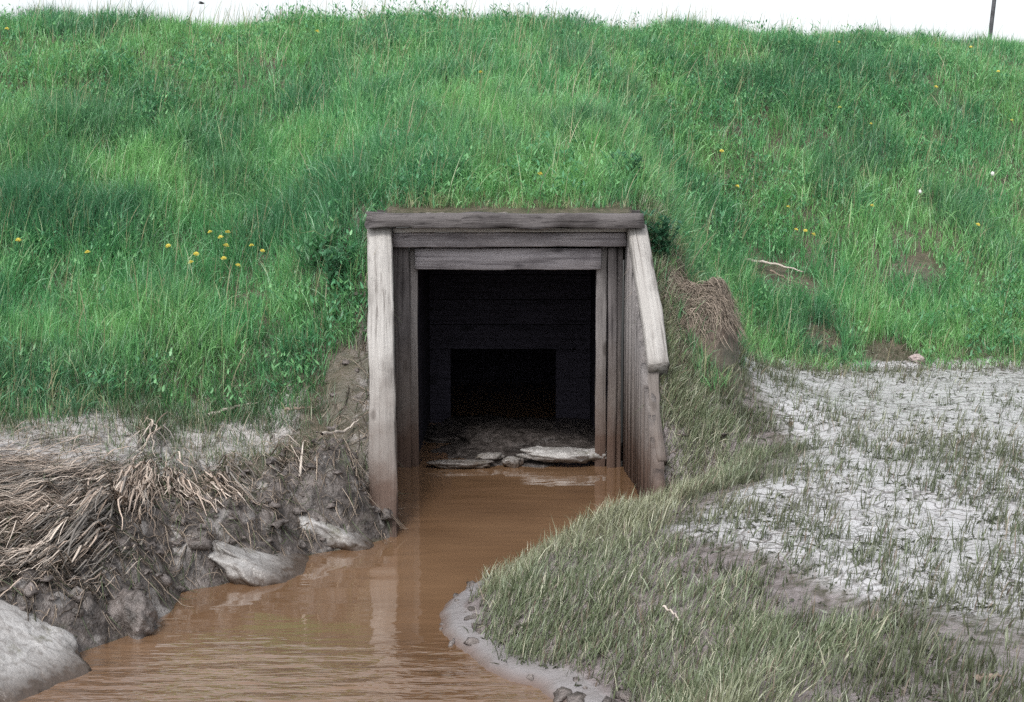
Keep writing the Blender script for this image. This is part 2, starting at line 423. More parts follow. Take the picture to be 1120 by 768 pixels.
def zone_masks(x, y, z, d, L, t, out):
    pale_r = (~L) * sm((d - 0.50 - 0.20 * sm((7.6 - y) / 1.5) - 0.10 * np.exp(-((y - 7.2) / 1.0) ** 2)) / 0.85) * sm((0.02 - t) / 0.03 + 0.5) * (0.45 + 0.55 * sm((y - 5.0) / 0.9))
    pale_l = L * sm((d - 0.5) / 0.4) * sm((0.05 - t) / 0.05) * 0.85
    lip = (~L) * sm((d + 0.14) / 0.06) * sm((0.20 - d) / 0.10) * (y < 7.8) * (y > 5.2) * 0.9
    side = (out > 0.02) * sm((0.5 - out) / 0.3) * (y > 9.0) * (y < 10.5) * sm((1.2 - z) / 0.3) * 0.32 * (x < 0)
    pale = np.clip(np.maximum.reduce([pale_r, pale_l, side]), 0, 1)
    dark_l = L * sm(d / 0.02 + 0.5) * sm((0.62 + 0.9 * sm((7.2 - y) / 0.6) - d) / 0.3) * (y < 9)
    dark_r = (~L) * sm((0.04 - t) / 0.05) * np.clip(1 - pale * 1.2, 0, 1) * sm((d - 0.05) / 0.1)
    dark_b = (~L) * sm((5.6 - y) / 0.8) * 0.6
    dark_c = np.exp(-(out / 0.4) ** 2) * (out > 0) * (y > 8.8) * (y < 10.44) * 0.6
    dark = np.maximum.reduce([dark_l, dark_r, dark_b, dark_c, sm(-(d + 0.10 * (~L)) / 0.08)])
    heap = sm((((x - 1.36) / 0.36) ** 2 + ((y - 10.22) / 0.62) ** 2 - 0.6) / 0.5)
    return pale * heap, dark * heap, lip
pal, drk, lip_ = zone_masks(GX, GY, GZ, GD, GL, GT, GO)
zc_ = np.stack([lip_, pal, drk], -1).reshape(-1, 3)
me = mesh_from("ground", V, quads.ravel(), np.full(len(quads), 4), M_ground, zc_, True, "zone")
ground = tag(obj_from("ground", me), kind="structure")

# water sheet: from the back of the bore out along the stream
wx = axis([(-30, -6, 4), (-6, 1.6, 0.4)]); wy = axis([(0.2, 10.6, 0.4), (10.6, 15.5, 0.5)])
WX, WY = np.meshgrid(wx, wy)
WX = np.where(WY > 10.5, np.clip(WX, -0.80, 0.76), WX)
wi = np.arange(WX.size).reshape(WX.shape)
wq = np.stack([wi[:-1, :-1], wi[:-1, 1:], wi[1:, 1:], wi[1:, :-1]], -1).reshape(-1, 4)
wv = np.stack([WX, WY, np.zeros_like(WX)], -1).reshape(-1, 3)
a = wv[wq]; area = np.abs((a[:, 1, 0] - a[:, 0, 0])) > 1e-6
wq = wq[area]
water = tag(obj_from("stream_water", mesh_from("stream_water", wv, wq.ravel(), np.full(len(wq), 4), M_water, smooth=True)), kind="structure")

# ------------------------------------------------------------------ timber culvert
culv = link(bpy.data.objects.new("timber_culvert", None))
culv.location = (0, 10.4, 0)
tag(culv, "weathered grey timber culvert mouth set into the grassy bank above brown water", "culvert")

def timber_mesh(name, L, w, h, mat, seed=0, rough=0.006, chip=0.0):
    """a sawn timber along local X, w along Y, h along Z, worn edges"""
    nseg = max(4, int(L / 0.05))
    ring = [(-.5, -.5 + .09), (-.5, .5 - .09), (-.5 + .09 * h / w if w > h else -.5 + .09, .5), (.5 - .06, .5), (.5, .5 - .09), (.5, -.5 + .09), (.5 - .06, -.5), (-.5 + .06, -.5)]
    b = min(w, h) * 0.09
    ring = [(-w/2, -h/2+b), (-w/2, h/2-b), (-w/2+b, h/2), (w/2-b, h/2), (w/2, h/2-b), (w/2, -h/2+b), (w/2-b, -h/2), (-w/2+b, -h/2)]
    xs = np.linspace(0, L, nseg + 1)
    vs = []
    for i, x in enumerate(xs):
        for j, (yy, zz) in enumerate(ring):
            n1 = noise3(np.array(x * 5.0), np.array(j * 3.1), np.array(seed * 1.7), 5)
            n2 = noise3(np.array(x * 14.0), np.array(j * 9.1), np.array(seed * 2.3), 6)
            k = 1 + 0 * n1
            bow = 0.008 * math.sin(x / L * math.pi) * ((seed % 3) - 1)
            r = float(n1) * rough + float(n2) * rough * 0.5
            ln = math.hypot(yy, zz) + 1e-6
            xe = x
            if i in (0, nseg): xe = x + float(n2) * 0.012
            vs.append((xe, yy * k + yy / ln * r + bow, zz + zz / ln * r))
    fi, fs = [], []
    for i in range(nseg):
        for j in range(8):
            a, bq = i * 8 + j, i * 8 + (j + 1) % 8
            fi += [a, bq, bq + 8, a + 8]; fs.append(4)
    fi += list(range(7, -1, -1)); fs.append(8)
    fi += [nseg * 8 + j for j in range(8)]; fs.append(8)
    return mesh_from(name, np.array(vs), np.array(fi), np.array(fs), mat)

_ts = [0]
def timber(name, p0, p1, w, h, mat, parent=culv, up=(0, 0, 1), rough=0.005):
    """p0,p1 world ends of the centre line; h measured along 'up', w across it"""
    _ts[0] += 1
    p0, p1 = Vector(p0), Vector(p1)
    d = p1 - p0; L = d.length; xa = d.normalized()
    za = Vector(up); za = (za - xa * za.dot(xa)).normalized(); ya = za.cross(xa)
    o = link(bpy.data.objects.new(name, timber_mesh(name, L, w, h, mat, _ts[0], rough)))
    M = Matrix((xa, ya, za)).transposed().to_4x4(); M.translation = p0
    o.parent = parent
    pm = Matrix.Translation(parent.location) if parent else Matrix()
    o.matrix_local = pm.inverted() @ M
    return o

T = lambda x, y, z: (float(x), float(y), float(z))
# roof beam over both posts
a, b = at(401, 240, 10.32), at(704, 241, 10.32)
roof_beam = timber("roof_beam", T(a[0], 10.34, 1.868), T(b[0], 10.34, 1.860), 0.20, 0.105, M_wood_dark, rough=0.020)
# cross beams under it
timber("cross_beam", T(xL(10.45) + 0.01, 10.47, 1.715), T(xR(10.45) - 0.005, 10.47, 1.722), 0.10, 0.105, M_wood, rough=0.006)
timber("cross_beam", T(xL(10.45) + 0.01, 10.44, 1.790), T(xR(10.45) - 0.005, 10.44, 1.795), 0.13, 0.030, M_wood_pale, rough=0.004)
# lintel over the opening
timber("lintel", T(-0.715, 10.56, 1.574), T(0.660, 10.56, 1.574), 0.09, 0.158, M_wood, rough=0.004)
# jambs: two boards at the left, three at the right
for x, w, dy, m in ((-0.825, 0.115, 0.0, M_wood_dark), (-0.732, 0.062, 0.045, M_wood_side), (0.668, 0.080, 0.03, M_wood_side), (0.742, 0.062, -0.01, M_wood_dark), (0.801, 0.05, 0.02, M_wood_dark)):
    timber("jamb_board", T(x, 10.57 + dy, -0.35), T(x, 10.57 + dy, 1.655), w, 0.07, m, up=(0, 1, 0), rough=0.004)

# wing walls of upright boards, cut to the rake
def wing_wall(side):
    vs, fi, fs = [], [], []
    y = 10.62
    k = 0
    while y > (8.62 if side < 0 else 8.85):
        w = 0.15 + 0.03 * math.sin(k * 2.7)
        y2 = max(y - w, 8.60 if side < 0 else 8.83)
        xf = (lambda q: xL(q)) if side < 0 else (lambda q: xR(q))
        jit = 0.006 * math.sin(k * 5.1)
        ti = 0.0 if side > 0 else -0.07
        g = 0.004
        zt1, zt2 = min(1.80, rake(y - g) - 0.02), min(1.80, rake(y2 + g) - 0.02)
        b = len(vs)
        for (yy, zt) in ((y - g, zt1), (y2 + g, zt2)):
            x0 = xf(yy) + ti + jit
            for zz in (-0.4, max(zt, 0.05)):
                vs += [(x0, yy, zz), (x0 + 0.07, yy, zz)]
        # idx: 0 a0b,1 a1b,2 a0t,3 a1t,4 b0b,5 b1b,6 b0t,7 b1t
        for f in ((0, 2, 3, 1), (4, 5, 7, 6), (0, 4, 6, 2), (1, 3, 7, 5), (2, 6, 7, 3), (0, 1, 5, 4)):
            fi += [b + i for i in f]; fs.append(4)
        y = y2; k += 1
    # local coords: grain axis X is along board height
    vs = np.array(vs)
    loc = vs - np.array([0, 10.4, 0])
    # rotate so local x = world z
    lv = np.stack([loc[:, 2], loc[:, 1], -loc[:, 0]], -1)
    o = obj_from("wing_wall", mesh_from("wing_wall", lv, np.array(fi), np.array(fs), M_wood_side), culv)
    o.matrix_local = Matrix(((0, 0, -1, 0), (0, 1, 0, 0), (1, 0, 0, 0), (0, 0, 0, 1)))
    return o
wing_wall(-1); wing_wall(1)

# raked posts capping the wing walls
nrm = Vector((0, -0.70, 0.72))
def rp(xc, y, off=0.0): return T(xc, y - 0.7 * off, rake(y) + 0.72 * off)
timber("raked_post", rp(xL(10.42) - 0.085, 10.42, 0.02), rp(xL(8.42) - 0.072, 8.42, 0.02), 0.175, 0.13, M_wood_pale, up=nrm, rough=0.008)
timber("raked_post", rp(xR(10.42) + 0.062, 10.42, 0.02), rp(xR(9.50) + 0.105, 9.50, 0.02), 0.140, 0.13, M_wood_pale, up=nrm, rough=0.008)
timber("raked_post", rp(xR(9.495) + 0.072, 9.495, -0.04), rp(xR(8.98) + 0.062, 8.98, -0.04), 0.060, 0.06, M_wood_mud, up=nrm, rough=0.016)

def box_part(name, lo, hi, mat, parent=culv, horizontal_axis='x'):
    lo, hi = Vector(lo), Vector(hi)
    c = (lo + hi) / 2; s = hi - lo
    bm = bmesh.new(); bmesh.ops.create_cube(bm, size=1)
    for v in bm.verts: v.co = Vector((v.co.x * s.x, v.co.y * s.y, v.co.z * s.z))
    bmesh.ops.bevel(bm, geom=bm.edges[:], offset=0.004, segments=1, affect='EDGES')
    m = bpy.data.meshes.new(name); bm.to_mesh(m); bm.free(); m.materials.append(mat)
    return obj_from(name, m, parent, c - parent.location)

def planked(name, boxes, mat, parent=culv):
    bm = bmesh.new()
    for lo, hi in boxes:
        lo, hi = Vector(lo), Vector(hi); c = (lo + hi) / 2; s = hi - lo
        r = bmesh.ops.create_cube(bm, size=1)
        for v in r['verts']: v.co = Vector((v.co.x * s.x, v.co.y * s.y, v.co.z * s.z)) + c - parent.location
    m = bpy.data.meshes.new(name); bm.to_mesh(m); bm.free(); m.materials.append(mat)
    return obj_from(name, m, parent)

YB = 15.0
planked("roof_boards", [((-1.02 + 0.002 * k, 10.26 + k * 0.17, 1.825), (0.95, 10.26 + k * 0.17 + 0.163, 1.93 if k > 1 else 1.812 + 0.03)) for k in range(2, 5)], M_wood_dark)
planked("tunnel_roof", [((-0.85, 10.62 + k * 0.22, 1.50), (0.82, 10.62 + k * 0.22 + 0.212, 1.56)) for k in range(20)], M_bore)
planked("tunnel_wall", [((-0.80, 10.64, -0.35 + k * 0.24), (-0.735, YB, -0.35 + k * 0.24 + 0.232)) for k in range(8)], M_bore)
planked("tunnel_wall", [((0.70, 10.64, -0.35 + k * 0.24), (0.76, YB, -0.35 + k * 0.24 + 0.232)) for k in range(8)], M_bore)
bx = []
for k in range(4):
    z0 = 0.66 + k * 0.22
    bx.append(((-0.73, 12.5, z0), (0.695, 12.57 + 0.006 * (k % 2), z0 + 0.213)))
for k in range(1): bx += [((-0.73, 12.5, -0.3), (-0.545, 12.57, 0.655)), ((0.39, 12.5, -0.3), (0.695, 12.57, 0.655))]
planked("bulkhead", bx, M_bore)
planked("light_stop_panel", [((-0.80, YB - 0.06, -0.35), (0.76, YB, 1.56))], M_bore)  # added panel closing the bore to keep light out and its end dark

# ------------------------------------------------------------------ scatter helpers
def ribbons(name, paths, width, colors, mat, facing=None, taper=1.3):
    """paths (N,S,3) centre lines, width (N,), colours (N,3) or (N,S,3): flat tapering blades"""
    N, S, _ = paths.shape
    tan = np.gradient(paths, axis=1)
    if facing is None:
        ang = rng.uniform(0, 2 * math.pi, N)
        facing = np.stack([np.cos(ang), np.sin(ang), np.zeros(N)], -1)
    side = np.cross(tan, facing[:, None, :])
    side /= (np.linalg.norm(side, axis=-1, keepdims=True) + 1e-9)
    u = np.linspace(0, 1, S)
    wk = (1 - u ** taper) * (0.55 + 0.45 * sm(u / 0.3))
    off = side * (width[:, None, None] * 0.5 * wk[None, :, None])
    Lf = paths[:, :-1] - off[:, :-1]; Rt = paths[:, :-1] + off[:, :-1]; tip = paths[:, -1:]
    vv = np.concatenate([np.stack([Lf, Rt], 2).reshape(N, -1, 3), tip], 1)   # 2(S-1)+1 verts
    nvb = 2 * (S - 1) + 1
    tri = []
    for k in range(S - 2):
        a = 2 * k
        tri += [(a, a + 1, a + 3), (a, a + 3, a + 2)]
    tri.append((2 * (S - 2), 2 * (S - 2) + 1, nvb - 1))
    tri = np.array(tri)
    F = (tri[None] + (np.arange(N) * nvb)[:, None, None]).reshape(-1)
    if colors.ndim == 2: C = np.repeat(colors[:, None, :], nvb, 1)
    else:
        C = np.concatenate([np.repeat(colors[:, :-1], 2, 1), colors[:, -1:]], 1)
    return mesh_from(name, vv.reshape(-1, 3), F, np.full(len(F) // 3, 3), mat, C.reshape(-1, 3), True)

def blade_paths(P, h, az, lean, curl, S=4):
    N = len(P)
    pts = np.zeros((N, S, 3)); pts[:, 0] = P
    b = np.stack([np.cos(az), np.sin(az), np.zeros(N)], -1)
    for k in range(1, S):
        th = lean + curl * (k - 0.5) / (S - 1)
        pts[:, k] = pts[:, k - 1] + (h / (S - 1))[:, None] * (np.sin(th)[:, None] * b + np.cos(th)[:, None] * np.array([0, 0, 1.0]))
    return pts

def blade_facing(az):
    # blade surface faces its bend direction, with some twist
    a = az + rng.normal(0, 0.6, len(az))
    return np.stack([np.cos(a), np.sin(a), np.zeros(len(az))], -1)

# ------------------------------------------------------------------ dike grass
# bare patches on the slope: (x, y, radius)
def ground_hit(px, py, lift=0.0):
    d = ray(px, py)
    ts = np.linspace(4, 26, 900)
    X, Y, Z = d[0] * ts, d[1] * ts, HC + d[2] * ts
    H = height(X, Y) + lift
    k = np.argmax(Z <= H)
    return np.array([X[k], Y[k], height(np.array([X[k]]), np.array([Y[k]]))[0]])

BARE = []
for px, py, r in ((765, 325, 0.22), (850, 312, 0.22), (880, 318, 0.16), (1012, 292, 0.20), (975, 398, 0.25), (900, 375, 0.18)):
    q = ground_hit(px, py); BARE.append((q[0], q[1], r))

MND = (1.38, 10.30)
def off_mound(x, y):
    return sm((((x - MND[0]) / 0.25) ** 2 + ((y - MND[1] - 0.06) / 0.34) ** 2 - 0.55 + 0.5 * fbm(x * 7, y * 7, 0, 63, 2)) / 0.5)

def grass_density(x, y):
    z, d, L, t, out = height(x, y, True)
    n = 0.5 * fbm(x * 1.7, y * 1.7, 0, 61, 3)
    e = sm((t + 0.05 + 0.035 * n) / 0.07)
    # earth round the posts stays bare
    e = e * np.where(y < 10.5, sm((out - 0.03 - 0.10 * n - 0.38 * sm((1.15 - z) / 0.4) * (x < 0)) / 0.25), 1.0)
    e = e * np.where(in_bore(x, y) & (y < 10.38), 0, 1)
    for bx_, by_, br in BARE[1:]:
        e = e * sm((np.hypot(x - bx_, (y - by_) * 0.8) - br * 0.7) / (br * 0.6))
    e = np.maximum(e, (x > 0) * (out > 0.08) * sm((1.0 - out) / 0.3) * sm((y - 9.5) / 0.3) * (y < 11.2) * sm(n * 1.5 + 0.55) * 0.8 * (np.hypot(x - BARE[0][0], y - BARE[0][1]) > 0.26))
    e = e * off_mound(x, y)
    e = e * (y < ridge(x) + 2.0)
    return e, z, t, out

def scatter(n, x0, x1, y0, y1, fn):
    x = rng.uniform(x0, x1, n); y = rng.uniform(y0, y1, n)
    r = fn(x, y)
    k = rng.uniform(0, 1, n) < r[0]
    return x[k], y[k], [q[k] for q in r[1:]]

def tint_pick(base, var, N):
    return base[None] * (1 + rng.normal(0, var, (N, 1)))

def make_dike_grass():
    xs, ys, zs, ws = [], [], [], []
    for (n, x0, x1, y0, y1, wsc) in ((62000, -5.6, 6.6, 8.2, 13.6, 1.0), (42000, -6.6, 8.0, 13.6, 20.5, 1.35), (9000, -13, -5.6, 6.5, 19, 1.8), (9000, 6.6, 14, 11, 23, 1.8)):
        x, y, (z, t, out) = scatter(n, x0, x1, y0, y1, grass_density)
        xs.append(x); ys.append(y); zs.append(z); ws.append(np.full(len(x), wsc))
    x, y, z, ws = map(np.concatenate, (xs, ys, zs, ws))
    nb = 4
    x = np.repeat(x, nb); y = np.repeat(y, nb); ws = np.repeat(ws, nb)
    N = len(x)
    tuft_az = np.repeat(rng.uniform(0, 2 * math.pi, N // nb), nb)
    x = x + rng.normal(0, 0.022, N); y = y + rng.normal(0, 0.022, N)
    e, z, t, out = grass_density(x, y)
    k = (e > 0.25)
    x, y, z, t, ws, tuft_az = (q[k] for q in (x, y, z, t, ws, tuft_az)); N = len(x)
    clump = fbm(x * 1.5, y * 1.2, 0, 71, 3)         # patches of rank growth
    fine = fbm(x * 4.5, y * 3.5, 0, 73, 3) + np.repeat(rng.normal(0, 0.45, 400000), 4)[:len(x)]
    h = 0.225 + 0.11 * clump + 0.085 * fine + rng.normal(0, 0.05, N)
    h = h * (0.55 + 0.45 * sm(t / 0.12)) * (0.75 + 0.25 * sm((1.05 - t) / 0.4))
    ab = (y > 10.3) & (y < 11.0) & (x > -1.1) & (x < 1.0)
    h = np.where(ab, h * (0.34 + 0.66 * sm((y - 10.40) / 0.5)), h)
    h = np.clip(h, 0.06, 0.55)
    az = np.where(rng.uniform(0, 1, N) < 0.15, rng.normal(-0.3, 0.8, N), tuft_az + rng.normal(0, 1.3, N))
    lean = np.abs(rng.normal(0.10, 0.12, N)); curl = np.abs(rng.normal(0.7, 0.5, N))
    P = np.stack([x, y, z - 0.01], -1)
    paths = blade_paths(P, h, az, lean, curl, 4)
    w = rng.uniform(0.005, 0.0105, N) * ws * np.where(rng.uniform(0, 1, N) < 0.12, 1.7, 1.0)
    g1 = np.array([0.126, 0.372, 0.150]); g2 = np.array([0.056, 0.185, 0.096]); g3 = np.array([0.240, 0.500, 0.180]); g4 = np.array([0.33, 0.36, 0.19])
    m = sm(fbm(x * 0.8, y * 0.8, 0, 81, 3) * 0.6 + fbm(x * 5, y * 4, 0, 83, 2) * 0.5 + 0.5 + rng.normal(0, 0.25, N))
    c = g1[None] * (1 - m[:, None]) + g3[None] * m[:, None]
    m2 = sm((clump + rng.normal(0, 0.3, N)) * 1.2 + 0.15)[:, None]
    c = c * (1 - m2 * 0.75) + g2[None] * m2 * 0.75
    dead = (rng.uniform(0, 1, N) < 0.035 + 0.25 * sm((0.06 - t) / 0.08) + ab * 0.45 * sm((10.75 - y) / 0.3))[:, None]
    c = np.where(dead, g4[None], c)
    c = c * (1 + rng.normal(0, 0.15, (N, 1)))
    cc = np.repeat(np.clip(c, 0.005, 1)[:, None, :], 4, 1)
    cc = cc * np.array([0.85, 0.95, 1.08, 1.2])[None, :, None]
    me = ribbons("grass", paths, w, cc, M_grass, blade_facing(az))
    return tag(obj_from("grass", me), "long green grass covering the whole face of the dike", "grass", kind="stuff")
make_dike_grass()

def make_stalks():
    x, y, (z, t, out) = scatter(5200, -5.5, 7.0, 8.6, 19.5, grass_density)
    N = len(x); h = rng.uniform(0.28, 0.5, N)
    paths = blade_paths(np.stack([x, y, z], -1), h, rng.normal(0, 1.2, N), np.abs(rng.normal(0.08, 0.08, N)), np.abs(rng.normal(0.35, 0.25, N)), 6)
    c = np.where(rng.uniform(0, 1, (N, 1)) < 0.5, np.array([[0.30, 0.38, 0.19]]), np.array([[0.40, 0.36, 0.22]])) * (1 + rng.normal(0, 0.15, (N, 1)))
    me = ribbons("seed_stalks", paths, rng.uniform(0.004, 0.008, N), np.clip(c, 0.02, 1), M_grass, None, 3.0)
    tag(obj_from("seed_stalks", me), "pale flowering grass stalks standing among the green blades", "grass stalks", kind="stuff")
make_stalks()

# broad-leaved growth mixed into the slope
def make_weeds():
    N0 = 9000
    x = rng.uniform(-6, 8, N0); y = rng.uniform(9, 19, N0)
    e, z, t, out = grass_density(x, y)
    cl = fbm(x * 0.9, y * 0.9, 0, 91, 3)
    k = (e > 0.6) & (cl + rng.normal(0, 0.3, N0) > 0.05) & (t < 1.0)
    x, y, z = x[k], y[k], z[k]
    nb = 16
    n = len(x)
    top = 0.12 + 0.20 * rng.uniform(0, 1, n)
    X = np.repeat(x, nb) + rng.normal(0, 0.05, n * nb); Y = np.repeat(y, nb) + rng.normal(0, 0.05, n * nb)
    Z = np.repeat(z, nb) + np.repeat(top, nb) * rng.uniform(0.35, 1.0, n * nb)
    N = n * nb
    az = rng.uniform(0, 2 * math.pi, N)
    paths = blade_paths(np.stack([X, Y, Z], -1), rng.uniform(0.04, 0.085, N), az, rng.uniform(0.5, 1.1, N), rng.uniform(0.2, 0.9, N), 4)
    w = rng.uniform(0.010, 0.024, N)
    base = np.where((rng.uniform(0, 1, n) < 0.5)[:, None], np.array([[0.10, 0.30, 0.14]]), np.array([[0.19, 0.43, 0.18]]))
    c = np.repeat(base, nb, 0) * (1 + rng.normal(0, 0.15, (N, 1)))
    a = az
    fac = np.stack([np.cos(a) * 0.4, np.sin(a) * 0.4, np.ones(N)], -1)
    me = ribbons("weeds", paths, w, np.clip(c, 0.01, 1), M_grass, fac, 2.2)
    tag(obj_from("weeds", me), "low broad leaved weeds growing through the dike grass", "weeds", kind="stuff")
make_weeds()

# ------------------------------------------------------------------ marsh grass on the right bank and mud
def marsh_fn(x, y):
    z, d, L, t, out = height(x, y, True)
    n = fbm(x * 1.6, y * 1.6, 0, 101, 3)
    near = sm((7.6 - y) / 1.5); bulge = 0.13 * np.exp(-((y - 7.2) / 1.0) ** 2)
    band = sm((d - 0.06 - 0.05 * sm((7.5 - y) / 0.6) + 0.08 * n) / 0.12) * sm((1.12 + 0.15 * near + bulge + 0.30 * n - d) / 0.95) * np.maximum(0.74 + 0.26 * sm(fbm(x * 3, y * 3, 0, 151, 2) * 1.2 + 0.6), sm((0.65 - d) / 0.2))
    bottom = sm((5.6 - y + 0.4 * n) / 0.8) * (0.20 + 0.34 * sm(n * 1.5 + 0.2)) * sm((d - 0.35) / 0.2)
    pale = 0.125 * sm((d - 0.5) / 0.3) * (0.65 + 1.1 * sm(n * 1.4 + 0.35))
    foot_ = 0.8 * sm((t + 0.12 + 0.05 * n) / 0.10)
    wall_ = (x > 0) * (out > 0.06) * sm((1.0 - out) / 0.4) * (y > 8.9) * (y < 10.7) * (0.55 - 0.25 * sm((y - 9.5) / 0.4))
    e = np.maximum.reduce([band, bottom, pale, foot_, wall_]) * (~L) * (d > 0.06) * ((t < 0.10) | (wall_ > 0))
    e = e * np.where((out < 0.06) & (y > 8.9), 0, 1) * off_mound(x, y)
    return e, z, d, band, t

def make_marsh():
    xs = []
    x, y, (z, d, band, t) = scatter(46000, -0.6, 3.2, 3.4, 9.6, marsh_fn)
    x2, y2, (z2, d2, band2, t2) = scatter(26000, 3.2 - 2.3, 7.0, 5.0, 13.5, marsh_fn)
    x3, y3, (z3, d3, band3, t3) = scatter(6000, 0.85, 2.3, 9.3, 11.2, marsh_fn)
    x, y, z, d, band, t = (np.concatenate(q) for q in ((x, x2, x3), (y, y2, y3), (z, z2, z3), (d, d2, d3), (band, band2, band3), (t, t2, t3)))
    nb = 4
    x, y, band = (np.repeat(q, nb) for q in (x, y, band)); N = len(x)
    taz = np.repeat(rng.uniform(0, 6.283, N // nb), nb)
    sp = np.where(band > 0.4, 0.025, 0.012)
    x = x + rng.normal(0, 1, N) * sp; y = y + rng.normal(0, 1, N) * sp
    z = height(x, y)
    h = 0.12 + 0.035 * fbm(x * 4, y * 4, 0, 111, 2) + rng.normal(0, 0.03, N)
    h = np.where(band > 0.4, h * rng.uniform(0.6, 1.0, N), h * rng.uniform(0.35, 1.0, N))
    h = np.clip(h, 0.03, 0.26)
    az = np.where(rng.uniform(0, 1, N) < 0.7, rng.normal(0.1, 0.6, N), taz + rng.normal(0, 0.7, N))
    lean = np.abs(rng.normal(0.28, 0.2, N)) * np.where(band > 0.4, 1, 0.6); curl = np.abs(rng.normal(0.4, 0.3, N))
    ros = np.repeat(rng.uniform(0, 1, N // nb) < 0.22, nb) & (band < 0.4)       # collapsed rosettes on the mud
    lean = np.where(ros, rng.uniform(1.1, 1.5, N), lean); h = np.where(ros, h * 0.36, h); az = np.where(ros, rng.uniform(0, 6.28, N), az)
    paths = blade_paths(np.stack([x, y, z - np.where(ros, -0.004, 0.008)], -1), h, az, lean, np.where(ros, 0.1, curl), 4)
    w = rng.uniform(0.0045, 0.0085, N) * np.where(ros, 1.4, 1.0) * np.where(band > 0.4, 1.0, 1.05)
    g1 = np.array([0.235, 0.245, 0.150]); g2 = np.array([0.155, 0.190, 0.105]); g3 = np.array([0.43, 0.42, 0.31]); g4 = np.array([0.19, 0.145, 0.11]); g5 = np.array([0.065, 0.075, 0.04])
    r = rng.uniform(0, 1, N)[:, None]
    patch = sm(fbm(x * 1.1, y * 1.1, 0, 121, 2) + 0.5)[:, None]
    c = g1[None] * patch + g2[None] * (1 - patch)
    c = np.where(r < 0.12, g3[None], c); c = np.where(r > 0.92, g4[None], c)
    c = np.where(ros[:, None], np.array([[0.045, 0.045, 0.028]]), c)
    sparse = (band < 0.4)[:, None]
    c = np.where(sparse & (r < 0.8), g5[None] * 0.75 + c * 0.25, c)
    c = c * (1 + rng.normal(0, 0.18, (N, 1)))
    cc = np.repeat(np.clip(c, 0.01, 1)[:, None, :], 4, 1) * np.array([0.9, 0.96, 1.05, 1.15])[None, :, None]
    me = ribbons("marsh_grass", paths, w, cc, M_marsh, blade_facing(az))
    tag(obj_from("marsh_grass", me), "short olive marsh grass on the right mud bank", "marsh grass", kind="stuff")
make_marsh()

# sparse short growth on the left bank
def left_fn(x, y):
    z, d, L, t, out = height(x, y, True)
    n = fbm(x * 2.2, y * 2.2, 0, 131, 3)
    e = L * sm((d - 0.35) / 0.3) * sm((0.14 - t) / 0.05) * (0.18 + 0.6 * sm(n + 0.2)) * (0.6 + 1.2 * sm((t + 0.15) / 0.12))
    e = e * np.where((out < 0.12) & (y > 8.4), 0, 1)
    return e, z, d, t

def make_left_growth():
    x, y, (z, d, t) = scatter(20000, -5, -0.7, 5.0, 10.3, left_fn)
    nb = 4
    x, y, t = (np.repeat(q, nb) for q in (x, y, t)); N = len(x)
    taz = np.repeat(rng.uniform(0, 6.283, N // nb), nb)
    x = x + rng.normal(0, 0.02, N); y = y + rng.normal(0, 0.02, N); z = height(x, y)
    h = np.clip(0.09 + 0.09 * sm((t + 0.1) / 0.12) + rng.normal(0, 0.03, N), 0.03, 0.3)
    az = taz + rng.normal(0, 0.8, N)
    paths = blade_paths(np.stack([x, y, z - 0.008], -1), h, az, np.abs(rng.normal(0.2, 0.2, N)), np.abs(rng.normal(0.5, 0.3, N)), 4)
    g1 = np.array([0.10, 0.145, 0.07]); g2 = np.array([0.05, 0.115, 0.045]); g3 = np.array([0.25, 0.22, 0.15])
    m = sm((t + 0.10) / 0.12)[:, None]
    c = g1[None] * (1 - m) + g2[None] * m
    c = np.where(rng.uniform(0, 1, (N, 1)) < 0.3 * (1 - m) + 0.1, g3[None], c) * (1 + rng.normal(0, 0.18, (N, 1)))
    me = ribbons("bank_grass", paths, rng.uniform(0.0045, 0.008, N), np.clip(c, 0.01, 1), M_marsh, blade_facing(az))
    tag(obj_from("bank_grass", me), "thin patchy grass on the pale mud above the left scarp", "bank grass", kind="stuff")
make_left_growth()

# ------------------------------------------------------------------ dead reeds combed over the left bank
def tubes(name, paths, radius, colors, mat, sides=3, flat=1.0):
    N, S, _ = paths.shape
    tan = np.gradient(paths, axis=1); tan /= np.linalg.norm(tan, axis=-1, keepdims=True) + 1e-9
    up = np.array([0.03, 0.02, 1.0])
    s1 = np.cross(tan, up); s1 /= np.linalg.norm(s1, axis=-1, keepdims=True) + 1e-9
    s2 = np.cross(s1, tan)
    u = np.linspace(0, 1, S)
    rk = radius[:, None] * (1 - 0.75 * u[None] ** 2)
    rings = []
    for k in range(sides):
        a = 2 * math.pi * k / sides + math.pi / 2
        rings.append(paths + s1 * (rk * math.cos(a))[..., None] + s2 * (rk * math.sin(a) * flat)[..., None])
    vv = np.stack(rings, 2)                                     # N,S,sides,3
    q = []
    for i in range(S - 1):
        for k in range(sides):
            a, b = i * sides + k, i * sides + (k + 1) % sides
            q.append((a, b, b + sides, a + sides))
    q = np.array(q)
    F = (q[None] + (np.arange(N) * S * sides)[:, None, None]).reshape(-1)
    C = np.repeat(np.repeat(colors[:, None, :], S * sides, 1), 1, 1)
    caps = []
    return mesh_from(name, vv.reshape(-1, 3), F, np.full(len(F) // 4, 4), mat, C.reshape(-1, 3), True)

